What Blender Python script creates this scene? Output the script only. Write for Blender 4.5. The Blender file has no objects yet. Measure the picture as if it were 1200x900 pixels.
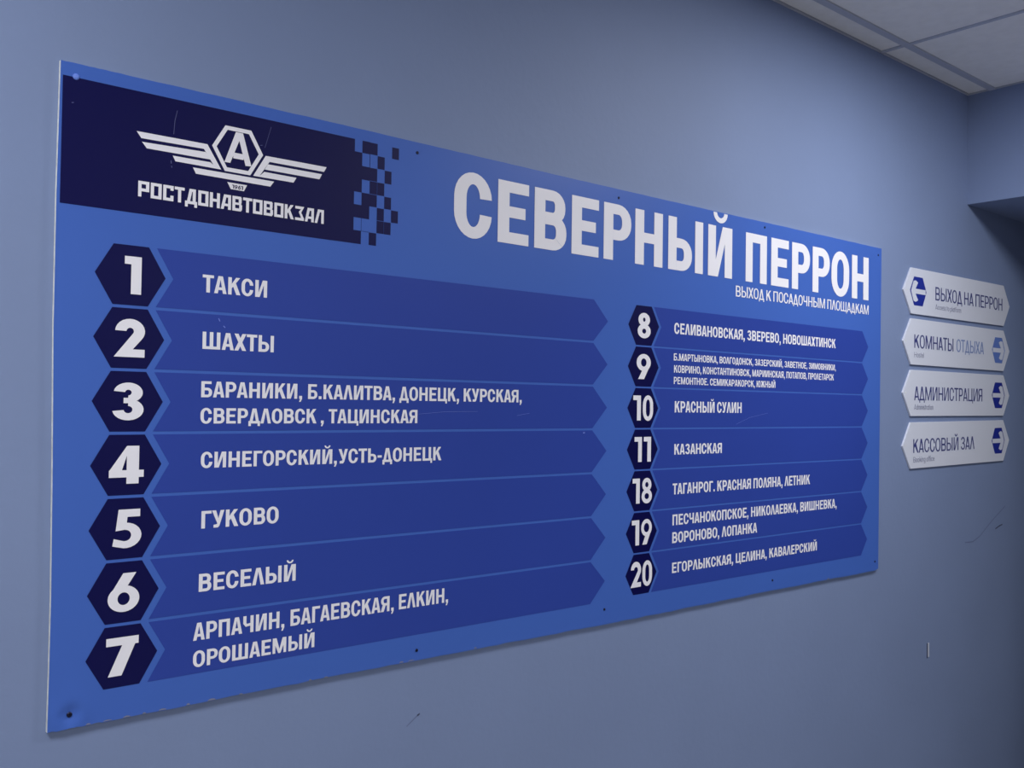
import bpy, bmesh, math, random
from mathutils import Matrix, Vector

random.seed(7)
S = bpy.context.scene
COL = S.collection
FL = 1.1            # board bottom height above the floor
BF = 0.008          # board thickness, its face stands this far off the wall

# ---------------------------------------------------------------- camera
cam_d = bpy.data.cameras.new('camera')
cam = bpy.data.objects.new('camera', cam_d)
COL.objects.link(cam)
cam_d.sensor_width = 36.0
cam_d.lens = 1112.02 / 1200 * 36.0
cam_d.clip_start = 0.01
Rcv = Matrix(((0.7631559689157763, -0.6460533872546246, 0.014421786472169663),
              (0.02504452256558965, 0.0072687415602066974, -0.9996599108124685),
              (0.6457288432443484, 0.7632576145790864, 0.021727282143851986)))
Rb = Matrix((Rcv[0], -Rcv[1], -Rcv[2])).transposed()
cam.matrix_world = Matrix.Translation((-0.3922014, -1.51725897 - BF, 0.49485684 + FL)) @ Rb.to_4x4()
S.camera = cam

# ---------------------------------------------------------------- world, exposure
world = bpy.data.worlds.new('world')
S.world = world
world.use_nodes = True
world.node_tree.nodes['Background'].inputs[0].default_value = (0.45, 0.55, 0.8, 1)
world.node_tree.nodes['Background'].inputs[1].default_value = 0.02
S.view_settings.view_transform = 'Standard'
S.view_settings.look = 'None'
S.view_settings.gamma = 1
S.view_settings.use_curve_mapping = False
S.view_settings.exposure = 0.42
LAMP_W = 22.0
LAMPS = [(2.1, -1.0, 0.85), (-0.9, -1.0, 1.15), (-0.9, -3.4, 1.0), (2.1, -4.0, 0.9)]   # x, y, power factor
LAMP_COL = (0.965, 0.975, 1.0)


# ---------------------------------------------------------------- materials
def srgb(r, g, b):
    f = lambda c: c / 12.92 if c <= 0.04045 else ((c + 0.055) / 1.055) ** 2.4
    return (f(r / 255), f(g / 255), f(b / 255), 1)


def mat(name, col, rough=0.5, spec=0.5, metal=0.0, noise=0.0, nscale=8.0, bump=0.0, bscale=60.0, bdist=0.002, coat=0.0):
    m = bpy.data.materials.new(name)
    m.use_nodes = True
    nt = m.node_tree
    b = nt.nodes['Principled BSDF']
    b.inputs['Base Color'].default_value = col
    b.inputs['Roughness'].default_value = rough
    b.inputs['Specular IOR Level'].default_value = spec
    b.inputs['Metallic'].default_value = metal
    b.inputs['Coat Weight'].default_value = coat
    tc = nt.nodes.new('ShaderNodeTexCoord')
    if noise:
        n = nt.nodes.new('ShaderNodeTexNoise')
        n.inputs['Scale'].default_value = nscale
        n.inputs['Detail'].default_value = 6
        nt.links.new(tc.outputs['Object'], n.inputs['Vector'])
        r = nt.nodes.new('ShaderNodeMapRange')
        r.inputs['From Min'].default_value = 0.3
        r.inputs['From Max'].default_value = 0.7
        r.inputs['To Min'].default_value = 1 - noise
        r.inputs['To Max'].default_value = 1 + noise
        nt.links.new(n.outputs['Fac'], r.inputs['Value'])
        mx = nt.nodes.new('ShaderNodeVectorMath')
        mx.operation = 'SCALE'
        mx.inputs[0].default_value = col[:3]
        nt.links.new(r.outputs[0], mx.inputs['Scale'])
        nt.links.new(mx.outputs[0], b.inputs['Base Color'])
    if bump:
        n = nt.nodes.new('ShaderNodeTexNoise')
        n.inputs['Scale'].default_value = bscale
        n.inputs['Detail'].default_value = 4
        nt.links.new(tc.outputs['Object'], n.inputs['Vector'])
        bp = nt.nodes.new('ShaderNodeBump')
        bp.inputs['Strength'].default_value = bump
        bp.inputs['Distance'].default_value = bdist
        nt.links.new(n.outputs['Fac'], bp.inputs['Height'])
        nt.links.new(bp.outputs[0], b.inputs['Normal'])
    return m


M_WALL = mat('blue_wall_paint', srgb(124, 140, 176), 0.6, 0.3, noise=0.03, nscale=2.5, bump=0.25, bscale=55, bdist=0.002)
M_TILE = mat('ceiling_tile_white', srgb(236, 236, 236), 0.9, 0.2, noise=0.03, nscale=30, bump=0.2, bscale=200)
M_TBAR = mat('ceiling_bar_grey', srgb(178, 184, 200), 0.6, 0.3)
M_FLOOR = mat('grey_stone_floor', srgb(176, 172, 168), 0.4, 0.5, noise=0.06, nscale=5)
M_CREAM = mat('grey_hall_paint', srgb(140, 140, 142), 0.7, 0.3, noise=0.03, nscale=2.5)
M_PASSAGE = mat('passage_low_bounce_paint', srgb(48, 54, 76), 0.7)  # unseen surfaces, coloured dark to cut bounce light under the dropped wall
M_DARKFLOOR = mat('passage_low_bounce_floor', srgb(60, 60, 64), 0.5)  # out of view, kept dark so little light bounces up to the soffit
M_PLASTER = mat('pale_plaster', srgb(190, 196, 210), 0.8, noise=0.05)
P = dict(rough=0.42, spec=0.2, bump=0.06, bscale=3.0, bdist=0.02)
M_BLUE = mat('board_blue_print', srgb(68, 104, 188), noise=0.03, nscale=1.6, **P)
M_BAND = mat('row_band_blue_print', srgb(48, 70, 158), noise=0.03, nscale=1.6, **P)
M_NAVY = mat('navy_print', srgb(8, 8, 70), **P)
M_WHITE = mat('white_print', srgb(240, 238, 244), **P)
M_EDGE = mat('foam_sheet_edge', srgb(226, 228, 224), 0.8, noise=0.15, nscale=80)
M_CHIP = mat('chipped_edge', srgb(128, 130, 150), 0.8)
M_SIGN = mat('white_acrylic_sign', srgb(218, 222, 236), 0.3, 0.5)
M_SIGNBLUE = mat('sign_blue_print', srgb(38, 52, 150), 0.35)
M_SIGNBLUE2 = mat('sign_pale_blue_print', srgb(100, 128, 200), 0.35)  # paler blue for the second sign's badge
M_SIGNTXT = mat('sign_dark_print', srgb(62, 68, 128), 0.4)
M_SIGNTXT2 = mat('sign_glare_print', srgb(126, 146, 196), 0.4)  # glare on the sign put into the text colour
M_SIGNSMALL = mat('sign_small_print', srgb(128, 132, 162), 0.4)
M_SCREW = mat('dark_screw_metal', srgb(30, 32, 60), 0.4, metal=0.6)
M_CAP = mat('blue_plastic_cap', srgb(110, 140, 230), 0.15, 0.8)
M_SCRATCH = mat('scratch_pale', srgb(96, 100, 150), 0.6)
M_SCUFF = mat('scuff_dark', srgb(98, 108, 146), 0.6)
M_SCUFFD = mat('scuff_darker', srgb(62, 68, 96), 0.6)
M_LAMP = bpy.data.materials.new('lamp_diffuser')
M_LAMP.use_nodes = True
_b = M_LAMP.node_tree.nodes['Principled BSDF']
_b.inputs['Emission Color'].default_value = (*LAMP_COL, 1)
_b.inputs['Emission Strength'].default_value = 2.0
M_METAL = mat('white_lamp_frame', srgb(215, 215, 218), 0.4)


# ---------------------------------------------------------------- mesh helpers
def link(name, me, m, parent=None):
    ms = m if isinstance(m, (list, tuple)) else [m]
    for x in ms:
        me.materials.append(x)
    o = bpy.data.objects.new(name, me)
    COL.objects.link(o)
    if parent is not None:
        o.parent = parent
    return o


def mesh(name, vs, fs, m, parent=None, mi=None):
    me = bpy.data.meshes.new(name)
    me.from_pydata(vs, [], fs)
    me.update()
    o = link(name, me, m, parent)
    if mi:
        for p, i in zip(me.polygons, mi):
            p.material_index = i
    return o


def box(name, x0, y0, z0, x1, y1, z1, m, parent=None, bevel=0.0):
    bm = bmesh.new()
    bmesh.ops.create_cube(bm, size=1)
    for v in bm.verts:
        v.co = ((x0 + x1) / 2 + v.co.x * (x1 - x0), (y0 + y1) / 2 + v.co.y * (y1 - y0), (z0 + z1) / 2 + v.co.z * (z1 - z0))
    if bevel:
        bmesh.ops.bevel(bm, geom=bm.edges[:], offset=bevel, segments=2, affect='EDGES')
    me = bpy.data.meshes.new(name)
    bm.to_mesh(me)
    bm.free()
    return link(name, me, m, parent)


def structure(o):
    o['kind'] = 'structure'
    return o


def tag(o, label, cat, group=None):
    o['label'] = label
    o['category'] = cat
    if group:
        o['group'] = group
    return o


def flat(name, polys, y, m, parent, step=0.000005):
    """printed film: convex polygons (x, z) in front of a sheet face at depth y, facing the room"""
    vs, fs = [], []
    for k, p in enumerate(polys):
        a = sum(p[i][0] * p[(i + 1) % len(p)][1] - p[(i + 1) % len(p)][0] * p[i][1] for i in range(len(p)))
        if abs(a) < 1e-12:
            continue
        if a < 0:
            p = p[::-1]
        b = len(vs)
        vs += [(q[0], y - step * (k % 60), q[1]) for q in p]
        fs.append(tuple(range(b, b + len(p))))
    return mesh(name, vs, fs, m, parent)


def prism(name, pts, y0, y1, m, parent=None, edge=None):
    """outline (x, z) counter-clockwise, from y0 (back) to y1 (front)"""
    n = len(pts)
    vs = [(x, y0, z) for x, z in pts] + [(x, y1, z) for x, z in pts]
    fs = [tuple(range(n, 2 * n)), tuple(range(n - 1, -1, -1))]
    mi = [0, 0]
    for i in range(n):
        j = (i + 1) % n
        fs.append((i, j, n + j, n + i))
        mi.append(1 if edge else 0)
    return mesh(name, vs, fs, [m, edge] if edge else m, parent, mi)


# ---------------------------------------------------------------- lettering: own glyph outlines
def rc(x0, y0, x1, y1):
    return [(x0, y0), (x1, y0), (x1, y1), (x0, y1)]


def strip(o, i):
    return [[o[k], o[k + 1], i[k + 1], i[k]] for k in range(len(o) - 1)]


def arcb(cx, cy, rx, ry, s, t, a0, a1, n=10):
    o, i = [], []
    n = max(2, int(abs(a1 - a0) / 90 * n / 1.6))
    for k in range(n + 1):
        a = math.radians(a0 + (a1 - a0) * k / n)
        o.append((cx + rx * math.cos(a), cy + ry * math.sin(a)))
        i.append((cx + (rx - s) * math.cos(a), cy + (ry - t) * math.sin(a)))
    return strip(o, i)


def ring(x0, y0, x1, y1, s, t, ry, ya=None, yb=None, n=7):
    """oval ring, open on the right between yb and ya when given"""
    cx, rx = (x0 + x1) / 2, (x1 - x0) / 2
    o, i = [], []
    yc = (y0 + y1) / 2
    if ya is None:
        ya = yb = yc
    if ya < y1 - ry:
        o.append((x1, ya)); i.append((x1 - s, ya)); a0 = 0
    else:
        a0 = math.degrees(math.asin(min(1, (ya - (y1 - ry)) / ry)))
    for k in range(2 * n + 1):
        a = math.radians(a0 + (180 - a0) * k / (2 * n))
        o.append((cx + rx * math.cos(a), y1 - ry + ry * math.sin(a)))
        i.append((cx + (rx - s) * math.cos(a), y1 - ry + (ry - t) * math.sin(a)))
    if yb > y0 + ry:
        a1 = 360
    else:
        a1 = 360 - math.degrees(math.asin(min(1, (y0 + ry - yb) / ry)))
    for k in range(2 * n + 1):
        a = math.radians(180 + (a1 - 180) * k / (2 * n))
        o.append((cx + rx * math.cos(a), y0 + ry + ry * math.sin(a)))
        i.append((cx + (rx - s) * math.cos(a), y0 + ry + (ry - t) * math.sin(a)))
    if yb > y0 + ry:
        o.append((x1, yb)); i.append((x1 - s, yb))
    return strip(o, i)


def bowl(x0, y0, x1, y1, s, t, rx=None, n=6):
    ry = (y1 - y0) / 2 * 0.92
    rx = rx or min((x1 - x0) * 0.72, ry * 1.1)
    rx = max(rx, s * 1.15)
    o, i = [(x0, y1)], [(x0, y1 - t)]
    for k in range(n + 1):
        a = math.radians(90 - 90 * k / n)
        o.append((x1 - rx + rx * math.cos(a), y1 - ry + ry * math.sin(a)))
        i.append((x1 - rx + (rx - s) * math.cos(a), y1 - ry + (ry - t) * math.sin(a)))
    for k in range(n + 1):
        a = math.radians(-90 * k / n)
        o.append((x1 - rx + rx * math.cos(a), y0 + ry + ry * math.sin(a)))
        i.append((x1 - rx + (rx - s) * math.cos(a), y0 + ry + (ry - t) * math.sin(a)))
    o.append((x0, y0)); i.append((x0, y0 + t))
    return strip(o, i)


def mirror(ps, w):
    return [[(w - x, y) for x, y in p] for p in ps]


def glyph(c, s, t):
    """-> (polygons, advance width, left bearing, right bearing) at cap height 1"""
    ST, RO, DI = 0.078, 0.045, 0.012
    if c in 'АЛA':
        w = 0.74; cx = w / 2; a = s * 0.62; yi = 1 - s * 1.05 * (0.9 if c != 'Л' else 1)
        if s < 0.18:
            yi = 1 - s * 1.6
        ps = [[(0, 0), (s * 1.02, 0), (cx, yi), (cx - a, 1)], [(w, 0), (w - s * 1.02, 0), (cx, yi), (cx + a, 1)], [(cx - a, 1), (cx, yi), (cx + a, 1)]]
        if c != 'Л':
            k = 0.2
            ps.append(rc(s * .8 + (cx - s) * k * .9, k, w - s * .8 - (cx - s) * k * .9, k + t * 0.95))
        return ps, w, DI, DI
    if c == 'Д':
        w = 0.80; cx = w / 2; a = s * 0.62; b = 0.05; yi = 1 - s * 1.05
        if s < 0.18:
            yi = 1 - s * 1.6
        ps = [[(b, 0), (b + s, 0), (cx, yi), (cx - a, 1)], [(w - b, 0), (w - b - s, 0), (cx, yi), (cx + a, 1)], [(cx - a, 1), (cx, yi), (cx + a, 1)],
              rc(0, 0, w, t), rc(0, -0.17, s * .8, 0.01), rc(w - s * .8, -0.17, w, 0.01)]
        return ps, w, DI, DI
    if c == 'Б':
        w = 0.70
        return [rc(0, 0, s, 1), rc(s, 1 - t, w - .05, 1)] + bowl(s, 0, w, .6, s, t), w, ST, RO
    if c in 'ВB':
        w = 0.71
        return [rc(0, 0, s, 1)] + bowl(s, .445, w - .03, 1, s, t) + bowl(s, 0, w, .445 + t * .85, s, t), w, ST, RO
    if c == 'Г':
        return [rc(0, 0, s, 1), rc(s, 1 - t, .58, 1)], .58, ST, DI
    if c in 'ЕE':
        w = 0.64
        return [rc(0, 0, s, 1), rc(s, 1 - t, w, 1), rc(s, 0, w, t), rc(s, .5 - t * .45, w - .07, .5 + t * .55)], w, ST, RO
    if c == 'Ж':
        w = 1.06; cx = w / 2
        r = [[(cx, .42), (cx, .64), (w - s - .05, 1), (w, 1)], [(cx + .06, .56), (cx + .24, .66), (w, 0), (w - s - .03, 0)]]
        return [rc(cx - s / 2, 0, cx + s / 2, 1)] + r + mirror(r, w), w, DI, DI
    if c in 'З3':
        w = 0.68; cx = w / 2
        return arcb(cx, .735, w / 2 - .025, .265, s, t, 172, -90) + arcb(cx, .285, w / 2, .285, s, t, 90, -172) + [rc(cx - .1, .5 - t * .25, cx + .02, .5 + t * .5)], w, RO, RO
    if c in 'ИЙ':
        w = 0.75
        ps = [rc(0, 0, s, 1), rc(w - s, 0, w, 1), [(s * .55, 0), (s + .07, 0), (w - s * .55, 1), (w - s - .07, 1)]]
        if c == 'Й':
            ps += arcb(w / 2, 1.265, .22, .20, .11, .10, 180, 360)
        return ps, w, ST, ST
    if c in 'КK':
        w = 0.75
        return [rc(0, 0, s, 1), [(s, .36), (s, .62), (w - s * 1.15 - .03, 1), (w - .03, 1)], [(s + .07, .5), (s + .24, .70), (w, 0), (w - s * 1.15, 0)]], w, ST, DI
    if c == 'М':
        w = 0.96; cx = w / 2
        r = [rc(0, 0, s * .9, 1), [(0, 1), (s * 1.25, 1), (cx + s * .38, 0), (cx - s * .38, 0)]]
        return r + mirror(r, w), w, ST, ST
    if c in 'НH':
        w = 0.74
        return [rc(0, 0, s, 1), rc(w - s, 0, w, 1), rc(s, .5 - t * .5, w - s, .5 + t * .5)], w, ST, ST
    if c in 'ОO0':
        w = 0.75 if c != '0' else 0.66
        return ring(0, -.015, w, 1.015, s, t, .40), w, RO, RO
    if c == 'П':
        w = 0.73
        return [rc(0, 0, s, 1), rc(w - s, 0, w, 1), rc(s, 1 - t, w - s, 1)], w, ST, ST
    if c == 'Р':
        w = 0.69
        return [rc(0, 0, s, 1)] + bowl(s, .36, w, 1, s, t), w, ST, RO * .6
    if c == 'С':
        w = 0.73
        return ring(0, -.015, w, 1.015, s, t, .40, .63, .37), w, RO, RO
    if c == 'Т':
        w = 0.66
        return [rc(0, 1 - t, w, 1), rc(w / 2 - s / 2, 0, w / 2 + s / 2, 1 - t)], w, DI, DI
    if c == 'У':
        w = 0.72
        return [[(0, 1), (s * 1.1, 1), (w * .58, .40), (w * .44, .24)], [(w - s * 1.05, 1), (w, 1), (w * .62, .10), (w * .40, .16)],
                [(w * .40, .2), (w * .62, .10), (w * .5, 0), (.1, 0), (.1, t)]], w, DI, DI
    if c == 'Х':
        w = 0.74
        r = [(0, 0), (s * 1.15, 0), (w, 1), (w - s * 1.15, 1)]
        return [r, [(w - x, y) for x, y in r]], w, DI, DI
    if c == 'Ц':
        w = 0.74
        return [rc(0, 0, s, 1), rc(w - s, 0, w, 1), rc(0, 0, w + .10, t), rc(w + .10 - s * .7, -.17, w + .10, .02)], w + .1, ST, DI
    if c == 'Ч':
        w = 0.70
        return [rc(w - s, 0, w, 1), rc(0, .56, s, 1), [(0, .56), (s, .56), (s + .06, .40 + t * .8), (s * .8, .36)],
                [(s * .8, .36), (w - s, .40), (w - s, .40 + t), (s + .06, .40 + t * .8)]], w, RO, ST
    if c in 'ШЩ':
        w = 1.06
        ps = [rc(0, 0, s, 1), rc(w / 2 - s / 2, 0, w / 2 + s / 2, 1), rc(w - s, 0, w, 1), rc(0, 0, w, t)]
        if c == 'Щ':
            ps += [rc(w, 0, w + .1, t), rc(w + .1 - s * .7, -.17, w + .1, .02)]
            return ps, w + .1, ST, DI
        return ps, w, ST, ST
    if c in 'ЬЫ':
        w = 0.68
        ps = [rc(0, 0, s, 1)] + bowl(s, 0, w, .61, s, t)
        if c == 'Ы':
            return ps + [rc(w + .09, 0, w + .09 + s, 1)], w + .09 + s, ST, ST
        return ps, w, ST, RO
    if c == 'Ю':
        w = 1.02
        return [rc(0, 0, s, 1), rc(s, .5 - t / 2, .4, .5 + t / 2)] + ring(.34, -.015, w, 1.015, s, t, .38), w, ST, RO
    if c == 'Я':
        w = 0.73
        return mirror([rc(0, 0, s, 1)] + bowl(s, .40, w - .02, 1, s, t) + [[(w - s * 1.15, 0), (w, 0), (w * .78, .46), (w * .42, .46)]], w), w, DI, ST
    if c == ',':
        return [rc(0, 0, s, .2), [(s * .35, 0), (s, 0), (s * .55, -.2), (0, -.2)]], s, .06, .10
    if c == '.':
        return [rc(0, 0, s, .2)], s, .06, .06
    if c == '-':
        return [rc(0, .33, .34, .33 + t)], .34, .05, .05
    if c == ' ':
        return [], 0.26, 0, 0
    # numerals (round geometric)
    if c == '1':
        w = 0.48
        return [rc(w - s * 1.2, 0, w, 1), rc(0, 1 - t * 1.1, w - s * 1.2, 1)], w, RO, ST
    if c == '2':
        w = 0.70; cx = w / 2 + .01
        ps = arcb(cx, .685, w / 2 - .01, .33, s * 1.05, t * 1.25, 178, -38)
        a = math.radians(-38)
        o = (cx + (w / 2 - .01) * math.cos(a), .685 + .33 * math.sin(a))
        i = (cx + (w / 2 - .01 - s * 1.05) * math.cos(a), .685 + (.33 - t * 1.25) * math.sin(a))
        ps += [[i, o, (w * .60, t * 1.05), (w * .45, 0)], [i, (w * .45, 0), (0, 0)], rc(w * .35, 0, w, t * 1.1)]
        return ps, w, RO, RO
    if c == '4':
        w = 0.76; x = w - .11; st = s * 1.1
        return [rc(x - st, 0, x, 1), rc(0, .17, w, .17 + t), [(0, .17 + t * .9), (s * 1.12, .17 + t * .9), (x - st, .74), (x - st, 1)]], w, RO, RO
    if c == '5':
        w = 0.68; cx = .30
        return [rc(.13, 1 - t * 1.05, w - .04, 1), [(.13, 1), (.13 + s * .92, 1), (.13 + s * .80, .60), (.07, .44)],
                [(.07, .44), (.20, .62), (.32, .65), (.32, .47)]] + \
            arcb(cx, .315, w - cx, .335, s, t * 1.0, 92, -98) + [[(cx - .04, -.018), (cx - .01, t - .03), (.03, t + .05), (.0, .05)]], w, RO, RO
    if c in '69':
        w = 0.70
        ps = arcb(w / 2, .33, w / 2, .345, s * .88, t * .95, 0, 360, 14) + [[(.33, 1), (.62, 1), (.42, .64), (.09, .54)], [(.09, .54), (.42, .64), (.35, .53), (.035, .43)]]
        if c == '9':
            ps = [[(w - x, 1 - y) for x, y in p] for p in ps]
        return ps, w, RO, RO
    if c == '7':
        w = 0.70
        return [rc(0, 1 - t * 1.1, w, 1), [(.05, 0), (.05 + s * 1.2, 0), (w, 1), (w - s * 1.4, 1 - t * .9)]], w, RO, RO
    if c == '8':
        w = 0.70
        return arcb(w / 2, .735, w / 2 - .04, .275, s, t, 0, 360, 12) + arcb(w / 2, .275, w / 2, .29, s, t, 0, 360, 12), w, RO, RO
    # lowercase latin
    h = 0.72
    if c in 'oceagdpb':
        w = 0.50
        R = lambda *k: ring(0, 0, w, h, s, t, .30, *k)
        if c == 'o': ps = R()
        elif c == 'c': ps = R(.48, .24)
        elif c == 'e': ps = R(.36, .22) + [rc(s, .32, w, .32 + t)]
        elif c == 'a': ps = R() + [rc(w - s, 0, w, h)]
        elif c == 'd': ps = R() + [rc(w - s, 0, w, 1)]
        elif c == 'p': ps = R() + [rc(0, -.26, s, h)]
        elif c == 'g': ps = R() + [rc(w - s, -.1, w, h), rc(.06, -.28, w, -.28 + t)]
        else: ps = R() + [rc(0, 0, s, 1)]
        return ps, w, .05, .05
    if c == 's':
        return [rc(0, h - t, .42, h), rc(0, h / 2 - t / 2, .42, h / 2 + t / 2), rc(0, 0, .42, t), rc(0, h / 2, s, h), rc(.42 - s, 0, .42, h / 2)], .42, .05, .05
    if c == 't': return [rc(.08, 0, .08 + s, .94), rc(0, h - t, .3, h)], .3, .03, .03
    if c == 'f': return [rc(.08, 0, .08 + s, 1), rc(0, h - t, .3, h), rc(.08, 1 - t, .34, 1)], .3, .03, .03
    if c == 'l': return [rc(0, 0, s, 1)], s, .06, .06
    if c == 'i': return [rc(0, 0, s, h), rc(0, .86, s, 1)], s, .06, .06
    if c == 'r': return [rc(0, 0, s, h), rc(s, h - t, .3, h)], .3, .06, .02
    if c == 'n': return [rc(0, 0, s, h), rc(.46 - s, 0, .46, h - .06), rc(s, h - t, .44, h)], .46, .06, .06
    if c == 'm': return [rc(0, 0, s, h), rc(.38 - s / 2, 0, .38 + s / 2, h), rc(.76 - s, 0, .76, h - .06), rc(s, h - t, .74, h)], .76, .06, .06
    if c == 'k': return [rc(0, 0, s, 1), [(s, .22), (s, .42), (.3, h), (.46, h)], [(.16, .40), (.28, .48), (.48, 0), (.32, 0)]], .48, .06, .02
    raise ValueError('no glyph for ' + c)


def square_glyph(c, s, t):
    """blocky square capitals of the logo line"""
    G = lambda ps, w=0.72: (ps, w, 0.05, 0.05)
    if c == 'Р': return G([rc(0, 0, s, 1), rc(s, 1 - t, .72, 1), rc(.72 - s, .35, .72, 1 - t), rc(s, .35, .72 - s, .35 + t)])
    if c == 'О': return G([rc(0, 0, s, 1), rc(.72 - s, 0, .72, 1), rc(s, 0, .72 - s, t), rc(s, 1 - t, .72 - s, 1)])
    if c == 'С': return G([rc(0, 0, s, 1), rc(s, 0, .7, t), rc(s, 1 - t, .7, 1), rc(.7 - s, t, .7, .36), rc(.7 - s, .68, .7, 1 - t)], .7)
    if c == 'Т': return (([rc(0, 1 - t, .68, 1), rc(.34 - s / 2, 0, .34 + s / 2, 1 - t)]), .68, .02, .02)
    if c == 'Д': return ([[(.1, 0), (.1 + s, 0), (.30 + s, 1), (.30, 1)], rc(.3, 1 - t, .74, 1), rc(.74 - s, 0, .74, 1), rc(0, 0, .84, t), rc(0, -.2, s * .9, .01), rc(.84 - s * .9, -.2, .84, .01)], .84, .02, .02)
    if c == 'Н': return G([rc(0, 0, s, 1), rc(.72 - s, 0, .72, 1), rc(s, .5 - t / 2, .72 - s, .5 + t / 2)])
    if c == 'А': return ([[(0, 0), (s, 0), (.22 + s, 1), (.22, 1)], rc(.22, 1 - t, .74, 1), rc(.74 - s, 0, .74, 1), rc(.16, .22, .74, .22 + t * .9)], .74, .02, .05)
    if c == 'В': return G([rc(0, 0, s, 1), rc(s, 0, .66, t), rc(s, 1 - t, .64, 1), rc(s, .5 - t * .4, .66, .5 + t * .4), rc(.72 - s, .08, .72, .44), rc(.68 - s, .56, .68, .94)])
    if c == 'К': return G([rc(0, 0, s, 1), [(s, .36), (s, .62), (.45, 1), (.70, 1)], [(s + .05, .5), (s + .2, .68), (.74, 0), (.48, 0)]], .74)
    if c == 'З': return G([[(0, 1), (0, 1 - t), (.62, 1 - t), (.72, 1)], [(.72, 1), (.46, 1 - t), (.28, .60), (.50, .60)], [(.28, .62), (.50, .62), (.50, .44), (.34, .44)], [(.34, .5), (.54, .5), (.70, t), (.48, t)], rc(0, 0, .72, t)])
    if c == 'Л': return ([[(0, 0), (s, 0), (.26 + s, 1), (.26, 1)], rc(.26, 1 - t, .76, 1), rc(.76 - s, 0, .76, 1)], .76, .02, .05)
    raise ValueError(c)


def text(s_, x0, x1, z0, cap, y, m, parent, s=.215, t=.165, name='lettering', gf=glyph, tilt=0.0, track=0.0):
    """one line of print from x0 to x1, baseline z0, capital height cap"""
    out, pen = [], 0.0
    first = True
    for c in s_:
        ps, w, lb, rb = gf(c, s, t) if not (c == ' ' and gf is square_glyph) else ([], .26, 0, 0)
        if not first:
            pen += lb + track
        out += [[(pen + x, yy) for x, yy in p] for p in ps]
        pen += w + rb
        first = False
        last = rb
    pen -= last
    k = (x1 - x0) / pen
    return flat(name, [[(x0 + x * k, z0 + yy * cap + tilt * x / pen) for x, yy in p] for p in out], y, m, parent)


# ================================================================ the setting
X_L, X_H, X_R, Y_F = -2.6, 3.007, 5.6, -4.6
ZC = 1.619 + FL
wall = structure(box('wall_back', X_L, 0, 0, X_R, 0.15, ZC + .1, M_WALL))
structure(box('floor', X_L, Y_F, -0.1, X_H, 0, 0, M_FLOOR))
structure(box('floor_passage', X_H, -1.35, -0.1, X_R, 0, 0, M_DARKFLOOR))
structure(box('wall_left', X_L - .15, Y_F, 0, X_L, 0.15, ZC + .1, M_CREAM))
structure(box('wall_front', X_L, Y_F - .15, 0, X_R, Y_F, ZC + .1, M_CREAM))
# the dropped wall over the passage, and the passage's far end
ZL = 1.2295 + FL
wr_ = structure(box('wall_right', X_H, -1.35, ZL, X_R, 0, ZC + .1, M_WALL))
box('light_block_pier', X_H, Y_F, 0, X_R, -1.35, ZC + .1, M_PASSAGE, wr_)  # unseen block added to keep hall light out of the passage
structure(box('wall_passage_end', X_R, Y_F, 0, X_R + .15, 0.15, ZC + .1, M_PASSAGE))
structure(box('baseboard_back', X_L, -0.015, 0, X_R, 0, 0.1, M_TBAR, bevel=.003))

# ceiling: slab, bars, and tiles that each sit in the grid
ceil = structure(box('ceiling', X_L, Y_F, ZC + .045, X_H, 0, ZC + .14, M_TILE))
YB = [-0.079 - BF - 0.6 * k for k in range(8)]
XB = [2.4 - 0.6 * k for k in range(9)]
for k, y in enumerate(YB):
    box('ceiling_bar', X_L, y - .011, ZC - .001, X_H, y + .011, ZC + .03, M_TBAR, ceil)
for k, x in enumerate(XB):
    if x > X_L:
        for a, b in zip([0.0] + [q - .011 for q in YB], [YB[0] + .011] + [q + .011 for q in YB[1:]] + [Y_F]):
            box('ceiling_crossbar', x - .007, b, ZC, x + .007, a, ZC + .03, M_TBAR, ceil)
box('wall_angle', X_L, -.003, ZC, X_H, 0, ZC + .03, M_TBAR, ceil)
box('wall_angle', X_H - .003, Y_F, ZC, X_H, 0, ZC + .03, M_TBAR, ceil)
xs = [X_H] + [x for x in XB if x > X_L] + [X_L]
ys = [0.0] + YB[:-0 or None] + [Y_F]
lamp_cells = set()
for lx, ly, f in LAMPS:
    for i in range(len(xs) - 1):
        for j in range(len(ys) - 1):
            if xs[i + 1] < lx < xs[i] and ys[j + 1] < ly < ys[j]:
                lamp_cells.add((i, j))
for i in range(len(xs) - 1):
    for j in range(len(ys) - 1):
        if ys[j] - ys[j + 1] < .03 or (i, j) in lamp_cells:
            continue
        g = .005
        dz = random.uniform(0, .002)
        box('ceiling_tile', xs[i + 1] + g, ys[j + 1] + g, ZC + .004 + dz, xs[i] - g, ys[j] - g, ZC + .02 + dz, M_TILE, ceil, bevel=.002)

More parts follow.
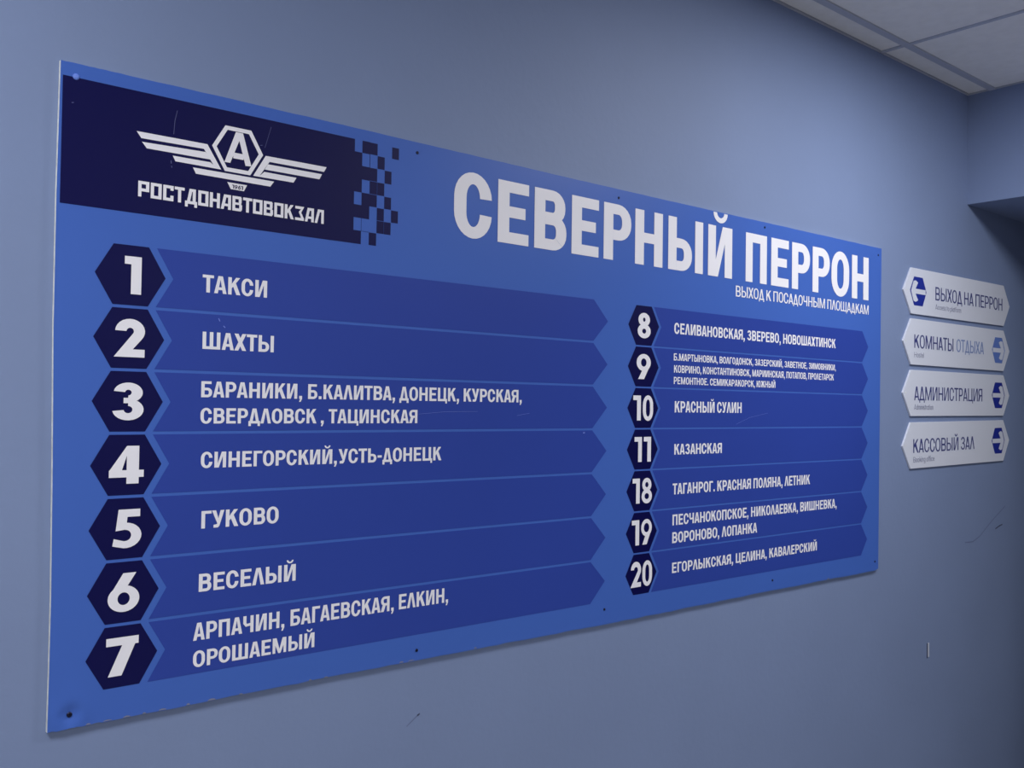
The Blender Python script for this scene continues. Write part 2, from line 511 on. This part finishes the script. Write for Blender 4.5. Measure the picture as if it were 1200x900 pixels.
# ceiling lamps: flush fittings, one tile each
for n, (lx, ly, f) in enumerate(LAMPS):
    c = [(i, j) for (i, j) in lamp_cells if xs[i + 1] < lx < xs[i] and ys[j + 1] < ly < ys[j]][0]
    cx, cy = (xs[c[0]] + xs[c[0] + 1]) / 2, (ys[c[1]] + ys[c[1] + 1]) / 2
    e = bpy.data.objects.new('ceiling_light', None)
    COL.objects.link(e)
    e.location = (cx, cy, ZC)
    tag(e, 'square flush white ceiling light panel ' + ('nearest the dropped wall and the direction signs', 'beside the wall at the logo end of the board', 'across the hall at the logo end', 'across the hall near the dropped wall')[n], 'ceiling light', 'square light panels in the ceiling')
    r = .285
    for k in range(4):
        a, b = [(-r, -r, r, -r + .03), (-r, r - .03, r, r), (-r, -r + .03, -r + .03, r - .03), (r - .03, -r + .03, r, r - .03)][k], 0
        box('frame', a[0], a[1], -.002, a[2], a[3], .03, M_METAL, e)
    box('diffuser', -r + .03, -r + .03, .008, r - .03, r - .03, .014, M_LAMP, e)
    ld = bpy.data.lights.new('lamp', 'AREA')
    ld.shape = 'SQUARE'
    ld.size = .5
    ld.energy = LAMP_W * f
    ld.color = LAMP_COL
    lo = bpy.data.objects.new('lamp', ld)
    COL.objects.link(lo)
    lo.parent = e
    lo.location = (0, 0, .002)


# ================================================================ the big board
board = bpy.data.objects.new('information_board', None)
COL.objects.link(board)
board.location = (0, -.0003, FL)
tag(board, 'large blue bus station board with winged logo and fourteen numbered destination rows', 'sign')
YF = -BF
TL, TR, BR, BL = (-0.0028, 0.9999), (2.3987, 0.9981), (2.3896, -0.0017), (0.0027, -0.0002)
us = [i * .0025 for i in range(17)] + [.05 + i * .01 for i in range(95)]
us = sorted(set([u for u in us if u < 1] + [1.0]))
vs_ = [0, .006, .012, .018, .024, .03, .036, .045, .06, .1, .2, .4, .6, .8, 1.0]
bmv, bmf, mi = [], [], []
NU, NV = len(us), len(vs_)
for j, v in enumerate(vs_):
    for i, u in enumerate(us):
        x = (BL[0] * (1 - u) + BR[0] * u) * (1 - v) + (TL[0] * (1 - u) + TR[0] * u) * v
        z = (BL[1] * (1 - u) + BR[1] * u) * (1 - v) + (TL[1] * (1 - u) + TR[1] * u) * v
        if j == 0:                      # roughly cut lower edge
            z += random.uniform(-.0006, .0012) + .0016 * math.sin(u * 9.0) * math.sin(u * math.pi)
            if u > .99:
                z += .004 * (u - .99) / .01
        if j == NV - 1:
            z += random.uniform(-.0002, .0005) + .0012 * math.sin(u * 7.0 + 1)
        if i == 0:
            x += .002 * math.sin(v * 7) - .001
        d = math.hypot(x - .033, z - .021)
        y = YF + .0035 * math.exp(-(d / .011) ** 2) - .0015 * math.exp(-((d - .02) / .008) ** 2)
        bmv.append((x, y, z))
for j in range(NV - 1):
    for i in range(NU - 1):
        a = j * NU + i
        bmf.append((a, a + 1, a + NU + 1, a + NU)); mi.append(0)
rim = [i for i in range(NU)] + [j * NU + NU - 1 for j in range(1, NV)] + [(NV - 1) * NU + i for i in range(NU - 2, -1, -1)] + [j * NU for j in range(NV - 2, 0, -1)]
na = len(bmv)
bmv += [bmv[k] for k in rim]
nb = len(bmv)
bmv += [(bmv[k][0], 0.0, bmv[k][2]) for k in rim]
for q in range(len(rim)):
    p = (q + 1) % len(rim)
    bmf.append((na + p, na + q, nb + q, nb + p)); mi.append(1)
panel = mesh('panel', bmv, bmf, [M_BLUE, M_EDGE], board, mi)
for p in panel.data.polygons[:(NU - 1) * (NV - 1)]:
    p.use_smooth = True

Y1, Y2, Y3 = YF - .0003, YF - .0006, YF - .0010
# navy logo panel with its dissolving squares
navy = [None]
navy[0] = rc(.0008, .7870, .4581, .9797)
Zr = [.9797, .957, .9325, .9075, .883, .8595, .8355, .8115, .7872]
colx = [.4581, .4738, .4890, .5040, .5200, .5370, .5535, .5695, .5850, .6010, .6160]
sq = []
# columns by edge: 0:.4581-.4738 1:-.489 2:-.504 3:.504-.52 4:.52-.537 5:.537-.5535 6:.5535-.5695 7:.5695-.585 8:.585-.601
rows = [
    [0, 1, 2, 4, 5, 8],
    [0, 1, 2, 3, 6],
    [0, 1, 2, 3, 4, 5, 7],
    [0, 1, 2, 3, 5, 6],
    [0, 1, 2, 4, 5, 7],
    [0, 1, 2, 3, 4, 6, 8],
    [0, 1, 2, 6, 7],
    [0, 1, 2, 3, 5],
]
for r, cs in enumerate(rows):
    for c in cs:
        x0, x1 = colx[c], colx[c + 1]
        j = .0006 if c >= 5 else 0
        sq.append(rc(x0, Zr[r + 1] + j, x1 - j, Zr[r] - j * .5))
sq += [rc(.5364, .9325, .5372, .957), rc(.5200, .8115, .5206, .8355), rc(.5040, .8112, .5370, .8118)]
flat('logo_panel', navy + sq, Y1, M_NAVY, board, step=0)
# winged emblem
em = bpy.data.objects.new('winged_emblem', None)
COL.objects.link(em)
em.parent = board
wl = [[(.1107, .9163), (.118, .9065), (.2193, .9082), (.2254, .9170)], [(.1193, .9009), (.1268, .8919), (.231, .8926), (.2225, .9036)],
      [(.2254, .9168), (.2193, .9084), (.2400, .8792), (.2497, .8792)], [(.1683, .8878), (.1728, .8794), (.245, .8792), (.2307, .8881)]]
wr = [[(.3286, .9165), (.4463, .9172), (.4412, .9078), (.3340, .9072)], [(.333, .9026), (.4373, .9030), (.4323, .8930), (.3270, .8926)],
      [(.3286, .9165), (.3357, .9070), (.3170, .8784), (.3064, .8784)], [(.3265, .8884), (.3873, .8882), (.3818, .8788), (.3164, .8784)]]
flat('wing', wl, Y2, M_WHITE, em)
flat('wing', wr, Y2, M_WHITE, em)
flat('tail_feather', [[(.2017, .8746), (.2069, .8651), (.3383, .8648), (.3450, .8746)]], Y2, M_WHITE, em)
ho = [(.2554, .9546), (.3014, .9546), (.3238, .9167), (.3011, .8781), (.2558, .8781), (.2332, .9167)]
hi = [(.2595, .9478), (.2972, .9478), (.3157, .9166), (.2972, .8848), (.2595, .8848), (.2410, .9166)]
flat('hexagon_ring', strip(ho + ho[:1], hi + hi[:1]), Y2, M_WHITE, em)
flat('letter_a', [[(.2548, .8930), (.2650, .8930), (.2802, .9330), (.2738, .9468)], [(.3027, .8934), (.2921, .8926), (.2802, .9330), (.2866, .9468)],
                  [(.2738, .9468), (.2802, .9320), (.2866, .9468)], rc(.2700, .9018, .2885, .9115)], Y3, M_WHITE, em)
flat('date_tab', [[(.2607, .8602), (.2958, .8602), (.2904, .8493), (.2670, .8493)]], Y2, M_WHITE, em)
text('1961', .2694, .2884, .8510, .0062, Y3, M_NAVY, em, s=.2, t=.18, name='date')
text('РОСТДОНАВТОВОКЗАЛ', .1150, .4425, .8140, .0248, Y2, M_WHITE, board, s=.215, t=.19, name='logo_lettering', gf=square_glyph)

# heading
HZ, HC = .8318, .1305
text('СЕВЕРНЫЙ', .7325, 1.6365, HZ, HC, Y2, M_WHITE, board, s=.235, t=.182, name='heading', tilt=-.001)
text('ПЕРРОН', 1.6955, 2.3205, HZ - .0012, HC, Y2, M_WHITE, board, s=.235, t=.182, name='heading')
text('ВЫХОД К ПОСАДОЧНЫМ ПЛОЩАДКАМ', 1.6539, 2.3217, .7868, .0286, Y2, M_WHITE, board, s=.165, t=.12, name='subheading')

# numbered rows
L_ROWS = [
    ('1', [('ТАКСИ', .2221, .3360, .6724, .0290)]),
    ('2', [('ШАХТЫ', .2241, .3505, .5791, .0284)]),
    ('3', [('БАРАНИКИ, Б.КАЛИТВА, ДОНЕЦК, КУРСКАЯ,', .2237, .9180, .4997, .0263), ('СВЕРДЛОВСК , ТАЦИНСКАЯ', .2233, .6525, .4565, .0255)]),
    ('4', [('СИНЕГОРСКИЙ,УСТЬ-ДОНЕЦК', .2256, .7114, .3836, .0262)]),
    ('5', [('ГУКОВО', .2286, .3658, .2845, .0285)]),
    ('6', [('ВЕСЕЛЫЙ', .2266, .4005, .1815, .0290)]),
    ('7', [('АРПАЧИН, БАГАЕВСКАЯ, ЕЛКИН,', .2190, .7330, .1030, .0284), ('ОРОШАЕМЫЙ', .2196, .4395, .0597, .0262)]),
]
R_ROWS = [
    ('8', [('СЕЛИВАНОВСКАЯ, ЗВЕРЕВО, НОВОШАХТИНСК', 1.4088, 2.1369, .6745, .0268)]),
    ('9', [('Б.МАРТЫНОВКА, ВОЛГОДОНСК, ЗАЗЕРСКИЙ, ЗАВЕТНОЕ, ЗИМОВНИКИ,', 1.4083, 2.1385, .6088, .0175),
           ('КОВРИНО, КОНСТАНТИНОВСК, МАРИИНСКАЯ, ПОТАПОВ, ПРОЛЕТАРСК', 1.4096, 2.1282, .5792, .0182),
           ('РЕМОНТНОЕ. СЕМИКАРАКОРСК, ЮЖНЫЙ', 1.4092, 1.8346, .5510, .0175)]),
    ('10', [('КРАСНЫЙ СУЛИН', 1.4137, 1.6836, .4817, .0276)]),
    ('11', [('КАЗАНСКАЯ', 1.4137, 1.6012, .3782, .0260)]),
    ('18', [('ТАГАНРОГ. КРАСНАЯ ПОЛЯНА, ЛЕТНИК', 1.4091, 2.0070, .2810, .0268)]),
    ('19', [('ПЕСЧАНОКОПСКОЕ, НИКОЛАЕВКА, ВИШНЕВКА,', 1.4097, 2.1478, .2058, .0262), ('ВОРОНОВО, ЛОПАНКА', 1.4095, 1.7566, .1625, .0265)]),
    ('20', [('ЕГОРЛЫКСКАЯ, ЦЕЛИНА, КАВАЛЕРСКИЙ', 1.4100, 2.0446, .0898, .0252)]),
]
NUMW = {'1': .55, '2': .86, '3': .86, '4': .95, '5': .84, '6': .88, '7': .9, '8': .84, '9': .86}
for rows_, hx, z0, x_end, numh in ((L_ROWS, .1071, .6886, 1.1765, .0590), (R_ROWS, 1.2988, .6871, 2.3220, .0590)):
    for r, (num, lines) in enumerate(rows_):
        dz = .0987 if hx < 1 else .0979
        zc = z0 - r * dz
        w, hh = .1083, .0469
        bh = .0469
        # band: follows the badge on the near side, pointed at the far end
        g = .0125 if hx < 1 else .0085
        xa, xm = hx + w / 4 + g, hx + w / 2 + g
        sh = x_end - .0465 if hx < 1 else x_end - .0355
        band = [[(xa, zc - bh), (sh, zc - bh), (x_end, zc), (xm, zc)], [(xm, zc), (x_end, zc), (sh, zc + bh), (xa, zc + bh)]]
        flat('row_band', band, Y1, M_BAND, board, step=0)
        badge = flat('number_badge', [[(hx - w / 2, zc), (hx - w / 4, zc - hh), (hx + w / 4, zc - hh), (hx + w / 2, zc), (hx + w / 4, zc + hh), (hx - w / 4, zc + hh)]], Y1 - .0001, M_NAVY, board)
        if len(num) == 1:
            nw = {'1': .026, '2': .047, '3': .048, '4': .053, '5': .044, '6': .048, '7': .049, '8': .048, '9': .052}[num]
            sh_ = .003 if num in '15' else 0
            if hx > 1:
                nw *= .96
            text(num, hx - nw / 2 + sh_, hx + nw / 2 + sh_, zc - numh / 2, numh, Y3, M_WHITE, badge, s=.245, t=.19, name='numeral')
        else:
            nw = {'10': .0700, '11': .058, '18': .068, '19': .070, '20': .0750}[num]
            text(num, hx - nw / 2, hx + nw / 2, zc - numh / 2, numh, Y3, M_WHITE, badge, s=.20, t=.17, name='numeral')
        for (s_, x0, x1, zb, cap) in lines:
            small = cap < .02
            text(s_, x0, x1, zb, cap, Y2, M_WHITE, board, s=.20 if small else .215, t=.15 if small else .165, name='destination_lettering')

# bruises and chips along the roughly cut lower edge
for k in range(16):
    x = [.012, .03, .055, .08, .11, .14, .165, .21, .245, .30, .43, .46, .62, .64, .80, 2.10][k]
    L, h = random.uniform(.006, .018), random.uniform(.0012, .0024)
    zb = .0012 + .0012 * math.sin(x / 2.39 * 9.0) * math.sin(x / 2.39 * math.pi)
    flat('edge_chip', [[(x, zb - .0006), (x + L, zb - .0006), (x + L * .8, zb + h * .6), (x + L * .45, zb + h), (x + L * .2, zb + h * .5)]], Y1, M_CHIP, board)

# fixings of the board
def disc(name, x, z, r, y, h, m, parent, n=16, dome=False):
    vs, fs = [], []
    rings = [(r, 0), (r, h * .5), (r * .75, h)] if not dome else [(r, 0), (r * .95, h * .4), (r * .75, h * .75), (r * .4, h * .97)]
    for rr, dy in rings:
        for k in range(n):
            a = 2 * math.pi * k / n
            vs.append((x + rr * math.cos(a), y - dy, z + rr * math.sin(a)))
    L = len(rings)
    for j in range(L - 1):
        for k in range(n):
            b = (k + 1) % n
            fs.append((j * n + k, j * n + b, (j + 1) * n + b, (j + 1) * n + k))
    if dome:
        vs.append((x, y - h, z))
        fs += [((L - 1) * n + k, (L - 1) * n + (k + 1) % n, len(vs) - 1) for k in range(n)]
    else:                       # recessed drive in the head
        b0 = len(vs)
        for rr, dy in ((r * .3, h * .95), (r * .22, h * .3)):
            for k in range(n):
                a = 2 * math.pi * k / n
                vs.append((x + rr * math.cos(a), y - dy, z + rr * math.sin(a)))
        for k in range(n):
            b = (k + 1) % n
            fs.append(((L - 1) * n + k, (L - 1) * n + b, b0 + b, b0 + k))
            fs.append((b0 + k, b0 + b, b0 + n + b, b0 + n + k))
        fs.append(tuple(b0 + n + k for k in range(n)))
    return mesh(name, vs, fs, m, parent)


for k, (x, z) in enumerate([(.0194, .9807), (.6426, .9795), (1.2074, .9777), (1.7798, .9845), (2.3781, .9770), (.6601, .0194), (1.1760, .0321), (1.8291, .0273), (.0325, .0205), (2.3688, .0267)]):
    if k == 0:
        o = disc('screw_cap', x, z, .0050, YF - .0003, .0024, M_CAP, board, dome=True)
        o['label'] = 'blue domed screw cap'
    else:
        disc('screw', x, z, .0040 if k == 8 else .0030, YF + (.002 if k == 8 else 0), .0016, M_SCREW, board)


def line_polys(pts, w):
    out = []
    for (x0, z0), (x1, z1) in zip(pts[:-1], pts[1:]):
        d = math.hypot(x1 - x0, z1 - z0)
        nx, nz = -(z1 - z0) / d * w / 2, (x1 - x0) / d * w / 2
        out.append([(x0 - nx, z0 - nz), (x1 - nx, z1 - nz), (x1 + nx, z1 + nz), (x0 + nx, z0 + nz)])
    return out


sc = line_polys([(.1742, .962), (.1705, .945), (.1690, .9225)], .0007) + line_polys([(.1657, .8795), (.1660, .8745)], .0012) + line_polys([(.1666, .871), (.1672, .868)], .0010) + \
    line_polys([(.3375, .968), (.329, .938), (.3265, .930)], .0006) + line_polys([(.318, .9325), (.322, .9335)], .0008) + line_polys([(.0140, .940), (.0170, .941)], .0012)
for p in sc:
    flat('scratch', [p], Y3, M_SCRATCH, board, step=0)
sc = line_polys([(.2505, .631), (.2530, .626)], .0016) + line_polys([(.2590, .619), (.2625, .616)], .0016) + line_polys([(.905, .472), (.925, .475), (.94, .477)], .0006) + \
    line_polys([(.655, .474), (.72, .479), (.80, .480)], .0005) + line_polys([(1.10, .434), (1.106, .4345)], .003) + line_polys([(1.66, .452), (1.72, .47), (1.80, .482)], .0006)
M_SCRATCH2 = mat('scratch_light', srgb(110, 130, 215), 0.5)
for p in sc:
    flat('scratch', [p], Y3, M_SCRATCH2, board, step=0)


# ================================================================ the four pointed direction signs
def sign(z, words, x0, x1, cap, zb, small, sx1, arrow_right, label, dz=0.0, paled=False, ztilt=0.004):
    e = bpy.data.objects.new('direction_sign', None)
    COL.objects.link(e)
    e.location = (2.946, 0, z + FL)
    e.rotation_euler = (0, -math.atan2(ztilt, .7), 0)
    tag(e, label, 'sign', 'white pointed direction signs')
    xc, W, SH, H = 2.946, .4035, .3515, .0755
    out = [(-W, 0), (-SH, -H), (SH, -H), (W, 0), (SH, H), (-SH, H)]
    pn = prism('panel', out, 0, -.006, M_SIGN, e)
    bv = pn.modifiers.new('edge', 'BEVEL'); bv.width = .0008; bv.segments = 2
    yf = -.006
    hx = .307 if arrow_right else -.3055
    b = bpy.data.objects.new('arrow_badge', None)
    COL.objects.link(b)
    b.parent = e
    mb = M_SIGNBLUE2 if paled else M_SIGNBLUE
    hexa = [(hx - .0555, .001), (hx - .029, -.0470), (hx + .030, -.0470), (hx + .0555, .001), (hx + .030, .0475), (hx - .029, .0475)]
    flat('badge', [hexa], yf - .0003, mb, b)
    k = 1 if arrow_right else -1
    A = lambda u, v: (hx + k * u, v)
    arrow = [[A(-.049, -.0080), A(.035, -.0080), A(.035, .0080), A(-.049, .0080)],
             [A(.0490, .0), A(.0325, .0330), A(.018, .0355), A(.002, .0290), A(.0260, .0)], [A(.0490, .0), A(.0325, -.0330), A(.018, -.0355), A(.002, -.0290), A(.0260, .0)]]
    flat('arrow', arrow, yf - .0006, M_SIGN, b)
    if paled:  # words after the split get the paler print that stands for glare
        n = paled
        t0, t1 = words[:n], words[n:].strip()
        text(t0, x0 - xc, 2.892 - xc, zb - z, cap, yf - .0003, M_SIGNTXT, e, s=.15, t=.11)
        text(t1, 2.9145 - xc, x1 - xc, zb - z, cap, yf - .0003, M_SIGNTXT2, e, s=.15, t=.11)['label'] = 'second word printed paler for glare'
    else:
        text(words, x0 - xc, x1 - xc, zb - z, cap, yf - .0003, M_SIGNTXT, e, s=.15, t=.11)
    text(small, x0 - xc, sx1 - xc, zb - z - .031, .0175, yf - .0003, M_SIGNSMALL, e, s=.11, t=.10, name='small_lettering')
    for sx in (-W + .018, W - .018):
        disc('screw', sx, 0, .0022, yf, .0008, M_EDGE, e)
    return e


sign(.8885, 'ВЫХОД НА ПЕРРОН', 2.7590, 3.2840, .0450, .8690, 'Access to platform', 2.9482, False,
     'white pointed sign with a left arrow reading exit to the platform, topmost of the four', ztilt=.0045)
sign(.7210, 'КОМНАТЫ ОТДЫХА', 2.6150, 3.1297, .0440, .7010, 'Hostel', 2.680, True,
     'white pointed sign with pale blue right arrow and lettering partly lightened for glare, second from the top', paled=7, ztilt=.002)
sign(.5535, 'АДМИНИСТРАЦИЯ', 2.6160, 3.1184, .0452, .5300, 'Administration', 2.7469, True,
     'white pointed administration sign with navy right arrow, third from the top', ztilt=.0035)
sign(.3840, 'КАССОВЫЙ ЗАЛ', 2.6116, 3.0568, .0450, .3595, 'Booking office', 2.7566, True,
     'white pointed ticket hall sign with right arrow, lowest and slightly tilted', ztilt=.0075)

# ================================================================ marks on the wall
W0 = -.0004
flat('scuff_mark', [[(x, z + FL) for x, z in p] for p in line_polys([(3.000, .032), (3.06, .030), (3.115, .045), (3.17, .072), (3.23, .100), (3.29, .125), (3.33, .142)], .0032)], W0, M_SCUFF, wall, step=0)
flat('scuff_mark', [[(x, z + FL) for x, z in p] for p in line_polys([(3.245, .062), (3.275, .070), (3.305, .0745)], .0045)], W0, M_SCUFFD, wall, step=0)
flat('scuff_mark', [[(x, z + FL) for x, z in p] for p in line_polys([(.645, -.1255), (.660, -.116), (.672, -.108)], .0014)], W0, M_SCUFF, wall, step=0)
flat('scuff_mark', [[(x, z + FL) for x, z in p] for p in line_polys([(.670, -.1095), (.6755, -.1065)], .0030)], W0, M_SCUFFD, wall, step=0)
box('wall_plug', 2.7285, -.004, -.326 + FL, 2.7335, 0.0, -.278 + FL, M_PLASTER, wall, bevel=.001)
box('plug_dark_strip', 2.7225, -.001, -.329 + FL, 2.7275, 0.0, -.280 + FL, M_SCUFFD, wall)  # thin raised dark strip along the plug's left side
